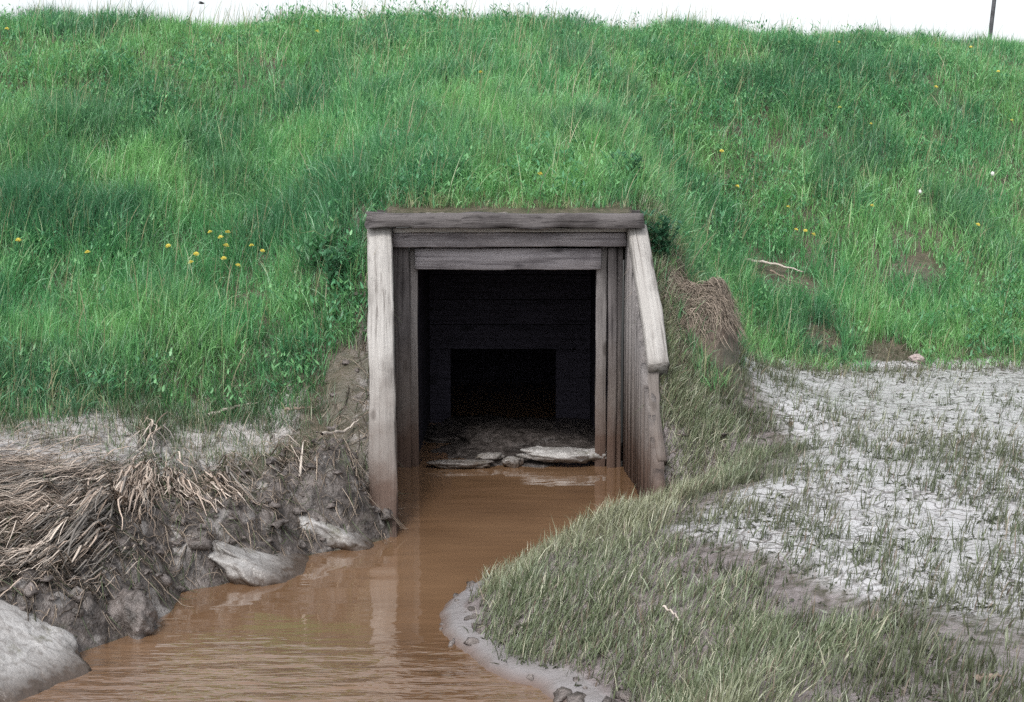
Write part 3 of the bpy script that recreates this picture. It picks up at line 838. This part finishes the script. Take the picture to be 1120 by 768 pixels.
def drape(start, heading, length, S, lift, wander=0.25, steep=0.9):
    """walk over the ground from each start"""
    N = len(start)
    pts = np.zeros((N, S, 3)); x, y = start[:, 0].copy(), start[:, 1].copy()
    hd = heading.copy(); step = length / (S - 1)
    turn = rng.normal(0, wander, N)
    zlast = None
    for k in range(S):
        z = height(x, y) + lift * (0.6 + 0.8 * math.sin(math.pi * k / (S - 1)))
        if zlast is not None:
            z = np.maximum(z, zlast - step * steep)
        pts[:, k] = np.stack([x, y, np.maximum(z, 0.01)], -1); zlast = z
        hd = hd + turn / S + rng.normal(0, 0.05, N)
        x = x + np.cos(hd) * step; y = y + np.sin(hd) * step
    return pts

def make_reeds():
    NB, PB = 340, 15
    ix = rng.uniform(-90, 345, NB)
    iy = np.interp(ix, [-90, 0, 100, 200, 345], [572, 562, 550, 522, 514]) + rng.normal(0, 1, NB) * np.interp(ix, [0, 150, 345], [24, 20, 11])
    keep = rng.uniform(0, 1, NB) < np.interp(ix, [130, 185, 345], [1.0, 0.20, 0.10])
    ix, iy = ix[keep], iy[keep]; NB = len(ix)
    hd = np.interp(ix, [-60, 60, 110, 145, 180, 260, 345], [3.75, 3.8, 3.95, 4.5, 5.2, 5.9, 5.8]) + rng.normal(0, 0.2, NB)
    ln = rng.uniform(0.35, 0.75, NB) * np.interp(ix, [100, 200, 345], [1.0, 0.7, 0.5])
    ix, iy, hd, ln = (np.repeat(q, PB) for q in (ix, iy, hd, ln)); N = len(ix)
    ix = ix + rng.normal(0, 7, N); iy = iy + rng.normal(0, 4, N); hd = hd + rng.normal(0, 0.10, N); ln = ln * rng.uniform(0.6, 1.1, N)
    Y = (HC - 0.47) * FPX / (iy - HZ); X = (ix - CX) / FPX * Y
    S = 14
    pts = drape(np.stack([X, Y], -1), hd, ln, S, rng.uniform(0.004, 0.075, N), 0.35, 0.6)
    ph = rng.uniform(0, 6.28, (N, 1)); u = np.linspace(0, 1, S)[None]
    wv_ = rng.uniform(0.003, 0.016, (N, 1)) * np.sin(ph + u * rng.uniform(5, 11, (N, 1)))
    pts[..., 0] += -np.sin(hd)[:, None] * wv_; pts[..., 1] += np.cos(hd)[:, None] * wv_; pts[..., 2] += 0.5 * np.abs(wv_)
    ok = height(pts[:, -1, 0], pts[:, -1, 1]) > 0.20
    pts = pts[ok]; N = len(pts)
    base = np.array([0.43, 0.345, 0.285]); dk = np.array([0.19, 0.145, 0.115]); lt = np.array([0.56, 0.48, 0.41])
    r = rng.uniform(0, 1, (N, 1))
    c = np.where(r < 0.2, dk[None], np.where(r > 0.7, lt[None], base[None])) * (1 + rng.normal(0, 0.2, (N, 1)))
    muddy = (fbm(pts[:, 0, 0] * 2.5, pts[:, 0, 1] * 2.5, 0, 141, 2) + rng.normal(0, 0.35, N) > 0.55)[:, None]
    c = np.where(muddy, np.array([[0.20, 0.178, 0.16]]) * (1 + rng.normal(0, 0.15, (N, 1))), c)
    me = tubes("dead_reeds", pts, 0.0018 + 0.0085 * rng.uniform(0, 1, N) ** 1.8, np.clip(c, 0.02, 1), M_straw, 4, 0.12)
    tag(obj_from("dead_reeds", me), "flattened tan dead reeds combed over the left bank edge", "dead reeds", kind="stuff")
make_reeds()

def make_roots():
    # short dark roots and stubble sticking from the broken faces, and litter on the mud
    def fn(x, y):
        z, d, L, t, out = height(x, y, True)
        e = L * sm(d / 0.08) * sm((0.95 - d) / 0.3) * (y < 9.2) + 0.8 * (out > 0.03) * np.exp(-(out / 0.35) ** 2) * (y > 8.9) * (y < 10.5) + 0.10 * L * (t < 0.05) * (d > 0.5)
        return np.clip(e, 0, 1), z
    x, y, (z,) = scatter(30000, -3.6, 1.8, 5.3, 10.5, fn)
    N = len(x)
    hd = np.where(rng.uniform(0, 1, N) < 0.5, rng.uniform(0, 6.28, N), rng.normal(5.0, 0.7, N))
    pts = drape(np.stack([x, y], -1), hd, rng.uniform(0.04, 0.17, N), 6, rng.uniform(0.0, 0.03, N), 0.5)
    dk = np.array([0.07, 0.052, 0.04]); md = np.array([0.20, 0.155, 0.12]); lt = np.array([0.36, 0.29, 0.23]); gr = np.array([0.08, 0.10, 0.05])
    r = rng.uniform(0, 1, (N, 1))
    c = np.where(r < 0.36, dk[None], np.where(r < 0.66, md[None], np.where(r < 0.84, gr[None], lt[None]))) * (1 + rng.normal(0, 0.15, (N, 1)))
    me = tubes("root_litter", pts, rng.uniform(0.0016, 0.0042, N), np.clip(c, 0.02, 1), M_straw, 3, 0.5)
    tag(obj_from("root_litter", me), "dark roots and straw litter over the broken earth faces", "roots", kind="stuff")
make_roots()

def make_clods():
    def fn(x, y):
        z, d, L, t, out = height(x, y, True)
        e = L * sm(d / 0.10) * sm((0.75 + 0.8 * sm((7.1 - y) / 0.5) - d) / 0.3) * (y < 9.0)
        e = np.maximum(e, 0.35 * (~L) * (d > 0.0) * (d < 0.35) * (y < 7.6))
        e = np.maximum(e, 0.2 * (out > 0.10) * (out < 0.55) * (y > 8.9) * (y < 10.3) * (z < 1.35))
        return np.clip(e, 0, 1), z
    x, y, (z,) = scatter(5200, -3.4, 1.7, 5.4, 10.4, fn)
    bm = bmesh.new(); bmesh.ops.create_icosphere(bm, subdivisions=2, radius=1.0)
    co = np.array([v.co[:] for v in bm.verts]); fc = np.array([[v.index for v in f.verts] for f in bm.faces]); bm.free()
    n = len(x); P = np.repeat(co[None], n, 0)
    sd = rng.uniform(0, 90, (n, 1))
    P = P * (1 + 0.75 * fbm(P[..., 0] * 1.6 + sd, P[..., 1] * 1.6, P[..., 2] * 1.6 - sd, 3, 3))[..., None]
    sz = 0.008 + 0.034 * rng.uniform(0, 1, n) ** 2.5
    P = P * (sz[:, None] * np.stack([rng.uniform(0.8, 1.6, n), rng.uniform(0.8, 1.4, n), rng.uniform(0.5, 0.9, n)], -1))[:, None, :]
    an = rng.uniform(0, 6.283, n); ca, sa = np.cos(an)[:, None], np.sin(an)[:, None]
    P = np.stack([P[..., 0] * ca - P[..., 1] * sa, P[..., 0] * sa + P[..., 1] * ca, P[..., 2]], -1)
    P += np.stack([x, y, z - sz * 0.1], -1)[:, None, :]
    F = (fc[None] + (np.arange(n) * len(co))[:, None, None]).reshape(-1)
    me = mesh_from("mud_clods", P.reshape(-1, 3), F, np.full(len(F) // 3, 3), M_dark, None, True)
    tag(obj_from("mud_clods", me), "crumbled dark mud clods on the left scarp", "mud clods", kind="stuff")
make_clods()

# ------------------------------------------------------------------ mud lumps, stones, sticks, flowers
def lump(name, loc, size, rz, mat, seed, label, cat, group=None, flat=0.0, rough=0.16, sub=5, tilt=(0, 0)):
    bm = bmesh.new(); bmesh.ops.create_icosphere(bm, subdivisions=sub, radius=1.0)
    co = np.array([v.co[:] for v in bm.verts])
    n = fbm(co[:, 0] * 1.3 + seed, co[:, 1] * 1.3, co[:, 2] * 1.3, seed, 3)
    n2 = fbm(co[:, 0] * 5 + seed, co[:, 1] * 5, co[:, 2] * 5, seed + 3, 3)
    r = 1 + rough * 1.6 * n + rough * 0.35 * n2
    p = co * r[:, None]
    p[:, 2] = np.where(p[:, 2] > 0, p[:, 2] * (1 - flat * np.clip(np.abs(p[:, 2]), 0, 1)), p[:, 2])
    p = p * np.array(size)[None]
    for v, q in zip(bm.verts, p): v.co = q
    for f in bm.faces: f.smooth = True
    m = bpy.data.meshes.new(name); bm.to_mesh(m); bm.free(); m.materials.append(mat)
    o = obj_from(name, m, None, loc); o.rotation_euler = (tilt[0], tilt[1], rz)
    return tag(o, label, cat, group)

G = "pale slumped mud lumps along the left water edge"
q = at(28, 735, 6.05)
lump("mud_lump", (-2.20, 6.03, 0.05), (0.40, 0.32, 0.22), -0.30, M_lump, 3, "big pale mud slab in the lower left corner of the picture, sloping into the stream", "mud lump", G, 0.65, 0.20, tilt=(0.08, 0.50))
lump("mud_lump", (-1.40, 7.75, 0.05), (0.38, 0.26, 0.135), 0.34, M_lump, 8, "pale wedge of mud with a thin edge jutting into the brown water below the reeds", "mud lump", G, 0.65, 0.20, tilt=(0.12, 0.40))
lump("mud_lump", (-1.06, 8.36, 0.06), (0.28, 0.20, 0.18), 0.15, M_lump, 14, "small pale mud lump wedged beside the foot of the left timber post", "mud lump", G, 0.6, 0.20, tilt=(0.12, 0.5))
lump("mud_lump", (-1.86, 6.74, 0.0), (0.14, 0.18, 0.19), 0.5, M_dark, 19, "dark mossy mud lump standing at the water behind the corner slab", "mud lump", G, 0.2, 0.2)

# rubble sill across the mouth
lump("mud_bank", (-0.03, 11.72, -0.04), (0.85, 0.98, 0.15), 0.0, M_floor, 23, "low dark mud bar lying across the culvert floor at the opening", "mud bar", None, 0.2, 0.26)
R = "broken slabs on the mud bar in the culvert mouth"
for (px, py, Y, sx, sy, sz, rz, sd, lab) in (
        (508, 511, 10.55, 0.235, 0.10, 0.040, 0.05, 31, "thin flat pale slab at the left end of the mud bar in the culvert"),
        (560, 508, 10.58, 0.08, 0.07, 0.048, 0.4, 33, "little pale stone between the flat slab and the big block in the culvert"),
        (612, 501, 10.62, 0.29, 0.12, 0.062, -0.04, 35, "big rough grey block at the right side of the culvert floor"),
        (590, 497, 10.72, 0.09, 0.07, 0.045, -0.3, 41, "dull grey stone leaning behind the big block in the culvert"),
        (535, 503, 10.70, 0.10, 0.06, 0.040, 0.2, 43, "dark lumpy stone on the mud behind the flat slab in the culvert"),
        (652, 500, 10.62, 0.10, 0.08, 0.055, 0.3, 37, "blunt grey stone against the right jamb of the culvert")):
    q = at(px, py, Y)
    lump("stone", (q[0], Y, q[2] + 0.025), (sx, sy, sz), rz, M_lump, sd, lab, "stone", R, 0.3, 0.2, 4)
q = ground_hit(1003, 397)
lump("stone", (q[0], q[1], q[2] + 0.03), (0.06, 0.06, 0.05), 0.3, mat_plain("pinkish_stone", (0.34, 0.27, 0.26), (0.48, 0.40, 0.39)), 39, "small pinkish stone at the foot of the right grass slope", "stone", None, 0.2, 0.2, 4)

# mound of dead grass right of the culvert
def mound(px, py, rx, ry, hh, seed, label):
    q = np.array([px, py, float(height(np.array([px]), np.array([py]))[0])])
    root = link(bpy.data.objects.new("dead_grass_mound", None)); root.location = q
    tag(root, label, "grass mound")
    def dome(x, y):
        r = ((x - q[0]) / rx) ** 2 + ((y - q[1]) / ry) ** 2
        return hh * np.clip(1 - r, 0, 1) ** 0.7 * (1 + 0.35 * fbm(x * 6 + seed, y * 6, 0, seed, 3))
    n = 40
    gx_, gy_ = np.meshgrid(np.linspace(-1, 1, n), np.linspace(-1, 1, n))
    k = np.sqrt(1 - 0.5 * gy_ ** 2) , np.sqrt(1 - 0.5 * gx_ ** 2)
    x = q[0] + gx_ * k[0] * rx; y = q[1] + gy_ * k[1] * ry
    z = height(x, y) + dome(x, y) * 0.85 - 0.012
    i = np.arange(n * n).reshape(n, n)
    f = np.stack([i[:-1, :-1], i[:-1, 1:], i[1:, 1:], i[1:, :-1]], -1).reshape(-1, 4)
    vv = np.stack([x, y, z], -1).reshape(-1, 3) - q
    obj_from("earth_core", mesh_from("earth_core", vv, f.ravel(), np.full(len(f), 4), mat_plain("dry_earth", (0.09, 0.07, 0.055), (0.21, 0.165, 0.135), 14), None, True), root)
    N = 3200
    th = rng.uniform(0, 6.283, N); rr = np.sqrt(rng.uniform(0, 1, N)) * 1.08
    sx, sy = q[0] + np.cos(th) * rr * rx, q[1] + np.sin(th) * rr * ry
    out_ = np.arctan2(np.sin(th) * ry, np.cos(th) * rx)
    hd = np.where(rng.uniform(0, 1, N) < 0.55, rng.normal(4.6, 1.0, N), rng.uniform(0, 6.283, N))
    pts = drape(np.stack([sx, sy], -1), hd, rng.uniform(0.04, 0.17, N), 7, rng.uniform(0.0, 0.035, N), 1.3, 1.2)
    okm = pts[:, :, 2].min(1) > 0.90 + 0.2 * rng.uniform(0, 1, N)
    pts = pts[okm]; N = len(pts)
    pts[..., 2] += dome(pts[..., 0], pts[..., 1])
    c = np.where((rng.uniform(0, 1, (N, 1)) < 0.45), np.array([[0.14, 0.112, 0.085]]), np.array([[0.29, 0.235, 0.19]])) * (1 + rng.normal(0, 0.22, (N, 1)))
    obj_from("dry_stalks", mesh_from_t("dry_stalks", pts - q, rng.uniform(0.0015, 0.0042, N), np.clip(c, 0.02, 1)), root)
def mesh_from_t(name, pts, r, c): return tubes(name, pts, r, c, M_straw, 3, 0.7)
mound(1.38, 10.38, 0.31, 0.40, 0.03, 47, "low brown heap of dead grass matted on the slope just right of the culvert")

# sticks
def stick(pts, r, mat, label, cat="stick", name="driftwood_stick"):
    P = np.array(pts, float)
    t = np.linspace(0, 1, len(P)); tt = np.linspace(0, 1, 14)
    Q = np.stack([np.interp(tt, t, P[:, i]) for i in range(3)], -1)
    Q[1:-1] = (Q[:-2] + 2 * Q[1:-1] + Q[2:]) / 4
    Q[:, 2] += 0.006 * np.sin(np.arange(14) * 1.9)
    base = Q[0].copy()
    me = tubes(name, (Q - base)[None], np.array([r]), np.array([[0.4, 0.35, 0.3]]), mat, 6)
    return tag(obj_from(name, me, None, base), label, cat)
M_stick = mat_plain("bleached_driftwood", (0.40, 0.35, 0.30), (0.56, 0.50, 0.44), 30)
M_stick_d = mat_plain("brown_driftwood", (0.17, 0.13, 0.10), (0.27, 0.21, 0.17), 30)
def onground(pxs, lift=0.02):
    r = []
    for px, py in pxs:
        q = ground_hit(px, py); r.append((q[0], q[1], q[2] + lift))
    return r
stick(onground([(228, 464), (255, 456), (282, 450)], 0.05), 0.013, M_stick, "pale bleached stick lying at the grass edge above the dead reeds")
stick(onground([(312, 456), (345, 455)], 0.04), 0.011, M_stick_d, "short dull brown stick lying at the left grass edge")
stick(onground([(352, 488), (378, 482), (392, 470)], 0.05), 0.011, M_stick, "curved pale stick on the mud beside the left timber post")
stick([(v[0], v[1], v[2] + k * 0.045) for k, v in enumerate(onground([(328, 522), (330, 512), (332, 502)], 0.0))], 0.009, M_stick, "upright pale stub of reed standing on the left scarp")
stick(onground([(815, 296), (845, 300), (878, 310)], 0.10), 0.014, M_stick, "pale bent stick lying in the gap of the right grass slope")
stick(onground([(842, 304), (866, 316), (880, 320)], 0.06), 0.010, M_stick_d, "thin brown stick crossing below the pale bent stick")
stick(onground([(820, 748), (823, 738), (832, 728)], 0.03), 0.006, M_stick, "pale dry reed curl among the marsh grass at lower centre right")
stick(onground([(1066, 752), (1095, 745)], 0.02), 0.013, M_stick_d, "flat brown stick on the mud in the lower right corner")
stick(onground([(725, 693), (738, 702), (742, 710)], 0.12), 0.005, M_stick, "bleached reed bent over the marsh grass near the stream lip")

# iron pole beyond the crest
q0, q1 = at(1082, 47, 20.6), at(1087.5, 0, 20.6)
dv = (q1 - q0) / np.linalg.norm(q1 - q0)
pb = q0 - dv * 0.6; top = q0 + dv * 3.4
bm = bmesh.new()
bmesh.ops.create_cone(bm, cap_ends=True, segments=12, radius1=0.032, radius2=0.024, depth=4.0)
for v in bm.verts: v.co.z += 2.0
r = bmesh.ops.create_cone(bm, cap_ends=True, segments=12, radius1=0.034, radius2=0.034, depth=0.05)
for v in r['verts']: v.co.z += 4.0
m = bpy.data.meshes.new("pole"); bm.to_mesh(m); bm.free(); m.materials.append(mat_plain("dull_dark_steel", (0.05, 0.05, 0.055), (0.10, 0.10, 0.11), 12, 0.5))
pole = obj_from("pole", m, None, pb); pole.rotation_euler = Vector(dv).to_track_quat('Z', 'Y').to_euler()
tag(pole, "thin dark pole leaning slightly beyond the dike crest", "pole")

# bird
def make_bird():
    bm = bmesh.new()
    r = bmesh.ops.create_icosphere(bm, subdivisions=2, radius=1.0)
    for v in r['verts']:
        v.co = Vector((v.co.x * 0.16 * (1 if v.co.x < 0.5 else 0.9), v.co.y * 0.045, v.co.z * 0.05))
    for s in (-1, 1):
        pts = [(0.07, 0.02 * s, 0.02), (-0.05, 0.02 * s, 0.02), (-0.09, 0.16 * s, 0.07), (0.02, 0.17 * s, 0.07), (-0.13, 0.33 * s, 0.05)]
        vv = [bm.verts.new(p) for p in pts] + [bm.verts.new((p[0], p[1], p[2] - 0.012)) for p in pts]
        for f in ((0, 1, 2, 3), (3, 2, 4)):
            bm.faces.new([vv[i] for i in f]); bm.faces.new([vv[i + 5] for i in reversed(f)])
    t = [bm.verts.new(p) for p in ((-0.13, 0.02, 0.0), (-0.13, -0.02, 0.0), (-0.26, -0.05, 0.0), (-0.26, 0.05, 0.0))]
    bm.faces.new(t)
    m = bpy.data.meshes.new("bird"); bm.normal_update(); bm.to_mesh(m); bm.free(); m.materials.append(mat_plain("dark_plumage", (0.02, 0.02, 0.022), (0.04, 0.04, 0.04)))
    q = at(220.5, 3.5, 70)
    o = obj_from("bird", m, None, q); o.rotation_euler = (0.2, 0, 0.4)
    tag(o, "tiny dark bird flying in the white sky above the crest", "bird")
make_bird()

# dandelions
M_yel = mat_plain("yellow_petals", (0.62, 0.48, 0.05), (0.74, 0.62, 0.12), 40, 0.6)
M_whi = mat_plain("white_seed_head", (0.72, 0.72, 0.68), (0.8, 0.8, 0.76), 40, 0.8)
M_stem = mat_plain("green_stem", (0.07, 0.16, 0.05), (0.10, 0.20, 0.07), 30)
def flower(head_mat, ball=False):
    bm = bmesh.new()
    r = bmesh.ops.create_cone(bm, cap_ends=False, segments=6, radius1=0.004, radius2=0.003, depth=0.30)
    for v in r['verts']: v.co.z += 0.15
    nst = len(bm.faces)
    if ball:
        r = bmesh.ops.create_icosphere(bm, subdivisions=2, radius=0.022)
        for v in r['verts']: v.co.z += 0.315
    else:
        for ring, (n, rad, lift) in enumerate(((15, 0.030, 0.302), (11, 0.022, 0.310), (7, 0.013, 0.316))):
            for k in range(n):
                a = 2 * math.pi * k / n + ring * 0.3; da = 0.55 * math.pi / n
                c = bm.verts.new((0, 0, lift - 0.004)); l1 = bm.verts.new((math.cos(a - da) * rad, math.sin(a - da) * rad, lift + 0.004))
                l2 = bm.verts.new((math.cos(a) * rad * 1.12, math.sin(a) * rad * 1.12, lift + 0.006)); l3 = bm.verts.new((math.cos(a + da) * rad, math.sin(a + da) * rad, lift + 0.004))
                bm.faces.new((c, l1, l2, l3))
    bm.faces.ensure_lookup_table()
    for i, f in enumerate(bm.faces): f.material_index = 0 if i < nst else 1
    m = bpy.data.meshes.new("dandelion"); bm.to_mesh(m); bm.free()
    m.materials.append(M_stem); m.materials.append(head_mat)
    return m
FY, FW = flower(M_yel), flower(M_whi, True)
def place_flower(px, py, me, label, group, s=1.0):
    q = ground_hit(px, py, 0.27 * s)
    o = obj_from("dandelion", me, None, q)
    o.scale = (s * 0.66, s * 0.66, s * 0.9)
    o.rotation_euler = (random.uniform(0.1, 0.6), random.uniform(-0.35, 0.35), random.uniform(0, 0.6))
    tag(o, label, "dandelion", group)
for px, py in ((246, 254), (252, 258), (241, 252), (195, 263), (212, 271), (236, 268), (278, 270), (283, 272), (222, 285), (248, 281), (250, 290)):
    place_flower(px, py, FY, "yellow dandelion in the loose cluster on the slope left of the culvert", "dandelions clustered left of the culvert", random.uniform(0.9, 1.2))
for px, py in ((863, 250), (877, 254), (880, 249), (852, 224), (945, 225)):
    place_flower(px, py, FY, "yellow dandelion in the grass above the brown gap right of the culvert", "dandelions above the gap right of the culvert", random.uniform(0.9, 1.15))
for px, py in ((907, 45), (1060, 50), (1012, 92), (1092, 77), (922, 117), (950, 137), (1100, 132), (787, 162), (795, 199)):
    place_flower(px, py, FY, "small yellow dandelion scattered high on the right part of the slope", "dandelions high on the right slope", random.uniform(0.9, 1.2))
for px, py, lab in ((105, 276, "lone yellow dandelion in the deep grass toward the left edge"), (20, 262, "yellow dandelion at the far left edge of the slope"),
                    (527, 80, "yellow dandelion just below the dark band of grass under the crest"), (335, 32, "yellow dandelion standing right under the crest line"),
                    (4, 32, "yellow dandelion on the crest at the left corner"), (577, 206, "yellow dandelion directly above the culvert roof"),
                    (1055, 242, "large yellow dandelion near the right edge level with the culvert top")):
    place_flower(px, py, FY, lab, "lone dandelions", 1.1)
place_flower(1086, 189, FW, "white dandelion seed head near the right edge of the slope", "seed heads", 1.3)
place_flower(1014, 210, FW, "white dandelion seed head left of the other one on the right slope", "seed heads", 1.1)

# leafy plants crowding the culvert corners
def leafy(px, py, hgt, n, base, label, seed):
    q = ground_hit(px, py)
    r2 = np.random.default_rng(seed)
    root = link(bpy.data.objects.new("leafy_weed", None)); root.location = q
    tag(root, label, "weed")
    st = []; lv = []
    for k in range(n):
        a = r2.uniform(0, 6.283); ln = hgt * r2.uniform(0.6, 1.0)
        p = blade_paths(np.array([[r2.normal(0, 0.05), r2.normal(0, 0.05), 0.0]]), np.array([ln]), np.array([a]), np.array([0.1]), np.array([r2.uniform(0.2, 0.7)]), 6)
        st.append(p[0])
        for j in range(1, 6):
            for w in range(4):
                lv.append(p[0][j] + r2.normal(0, 0.012, 3))
    st = np.array(st); lv = np.array(lv); N = len(lv)
    obj_from("stems", tubes("stems", st, np.full(len(st), 0.005), np.full((len(st), 3), (0.06, 0.13, 0.06)), M_grass, 4), root)
    az = r2.uniform(0, 6.283, N)
    paths = blade_paths(lv, r2.uniform(0.05, 0.10, N), az, r2.uniform(0.6, 1.2, N), r2.uniform(0.2, 0.9, N), 5)
    fac = np.stack([np.cos(az) * 0.4, np.sin(az) * 0.4, np.ones(N)], -1)
    c = np.array(base)[None] * (1 + r2.normal(0, 0.18, (N, 1)))
    obj_from("leaves", ribbons("leaves", paths, r2.uniform(0.018, 0.032, N), np.clip(c, 0.01, 1), M_grass, fac, 2.2), root)
leafy(372, 318, 0.34, 14, (0.12, 0.29, 0.16), "pale bluish leafy weed hanging beside the left timber post", 5)
leafy(352, 300, 0.30, 10, (0.10, 0.27, 0.12), "bushy leafy weed in the grass left of the pale bluish one", 6)
leafy(722, 285, 0.36, 14, (0.055, 0.17, 0.09), "dark leafy weed crowding the top of the right timber post", 7)
leafy(690, 208, 0.28, 8, (0.05, 0.16, 0.085), "dark leafy weed on the slope above the right end of the culvert roof", 8)

# ------------------------------------------------------------------ light and sky
ELEV, AZ = math.radians(52), math.radians(205)     # compass-style: 0 = +Y, clockwise
world = bpy.data.worlds.new("World"); scene.world = world; world.use_nodes = True
wt = world.node_tree; wt.nodes.clear()
sky = wt.nodes.new('ShaderNodeTexSky'); sky.sky_type = 'NISHITA'; sky.sun_disc = False
sky.sun_elevation = ELEV; sky.sun_rotation = AZ; sky.dust_density = 3.0; sky.air_density = 1.0
hs = wt.nodes.new('ShaderNodeHueSaturation'); hs.inputs['Saturation'].default_value = 0.22; hs.inputs['Value'].default_value = 1.0
bg = wt.nodes.new('ShaderNodeBackground'); bg.inputs['Strength'].default_value = 0.15
wo = wt.nodes.new('ShaderNodeOutputWorld')
wt.links.new(sky.outputs[0], hs.inputs['Color']); wt.links.new(hs.outputs[0], bg.inputs['Color']); wt.links.new(bg.outputs[0], wo.inputs[0])
sd = bpy.data.lights.new("sun", 'SUN'); sd.energy = 0.9; sd.angle = math.radians(14); sd.color = (1.0, 0.975, 0.94)
sun = link(bpy.data.objects.new("sun", sd))
dirv = Vector((math.sin(AZ) * math.cos(ELEV), math.cos(AZ) * math.cos(ELEV), math.sin(ELEV)))
sun.rotation_euler = dirv.to_track_quat('Z', 'Y').to_euler(); sun.location = (-4, -4, 12)

vs_ = scene.view_settings
scene.display_settings.display_device = 'sRGB'
vs_.view_transform = 'Standard'; vs_.look = 'None'; vs_.gamma = 1.0; vs_.use_curve_mapping = False
vs_.exposure = 0.82
scene.render.film_transparent = False
scene.cycles.max_bounces = 8
scene.cycles.use_denoising = False
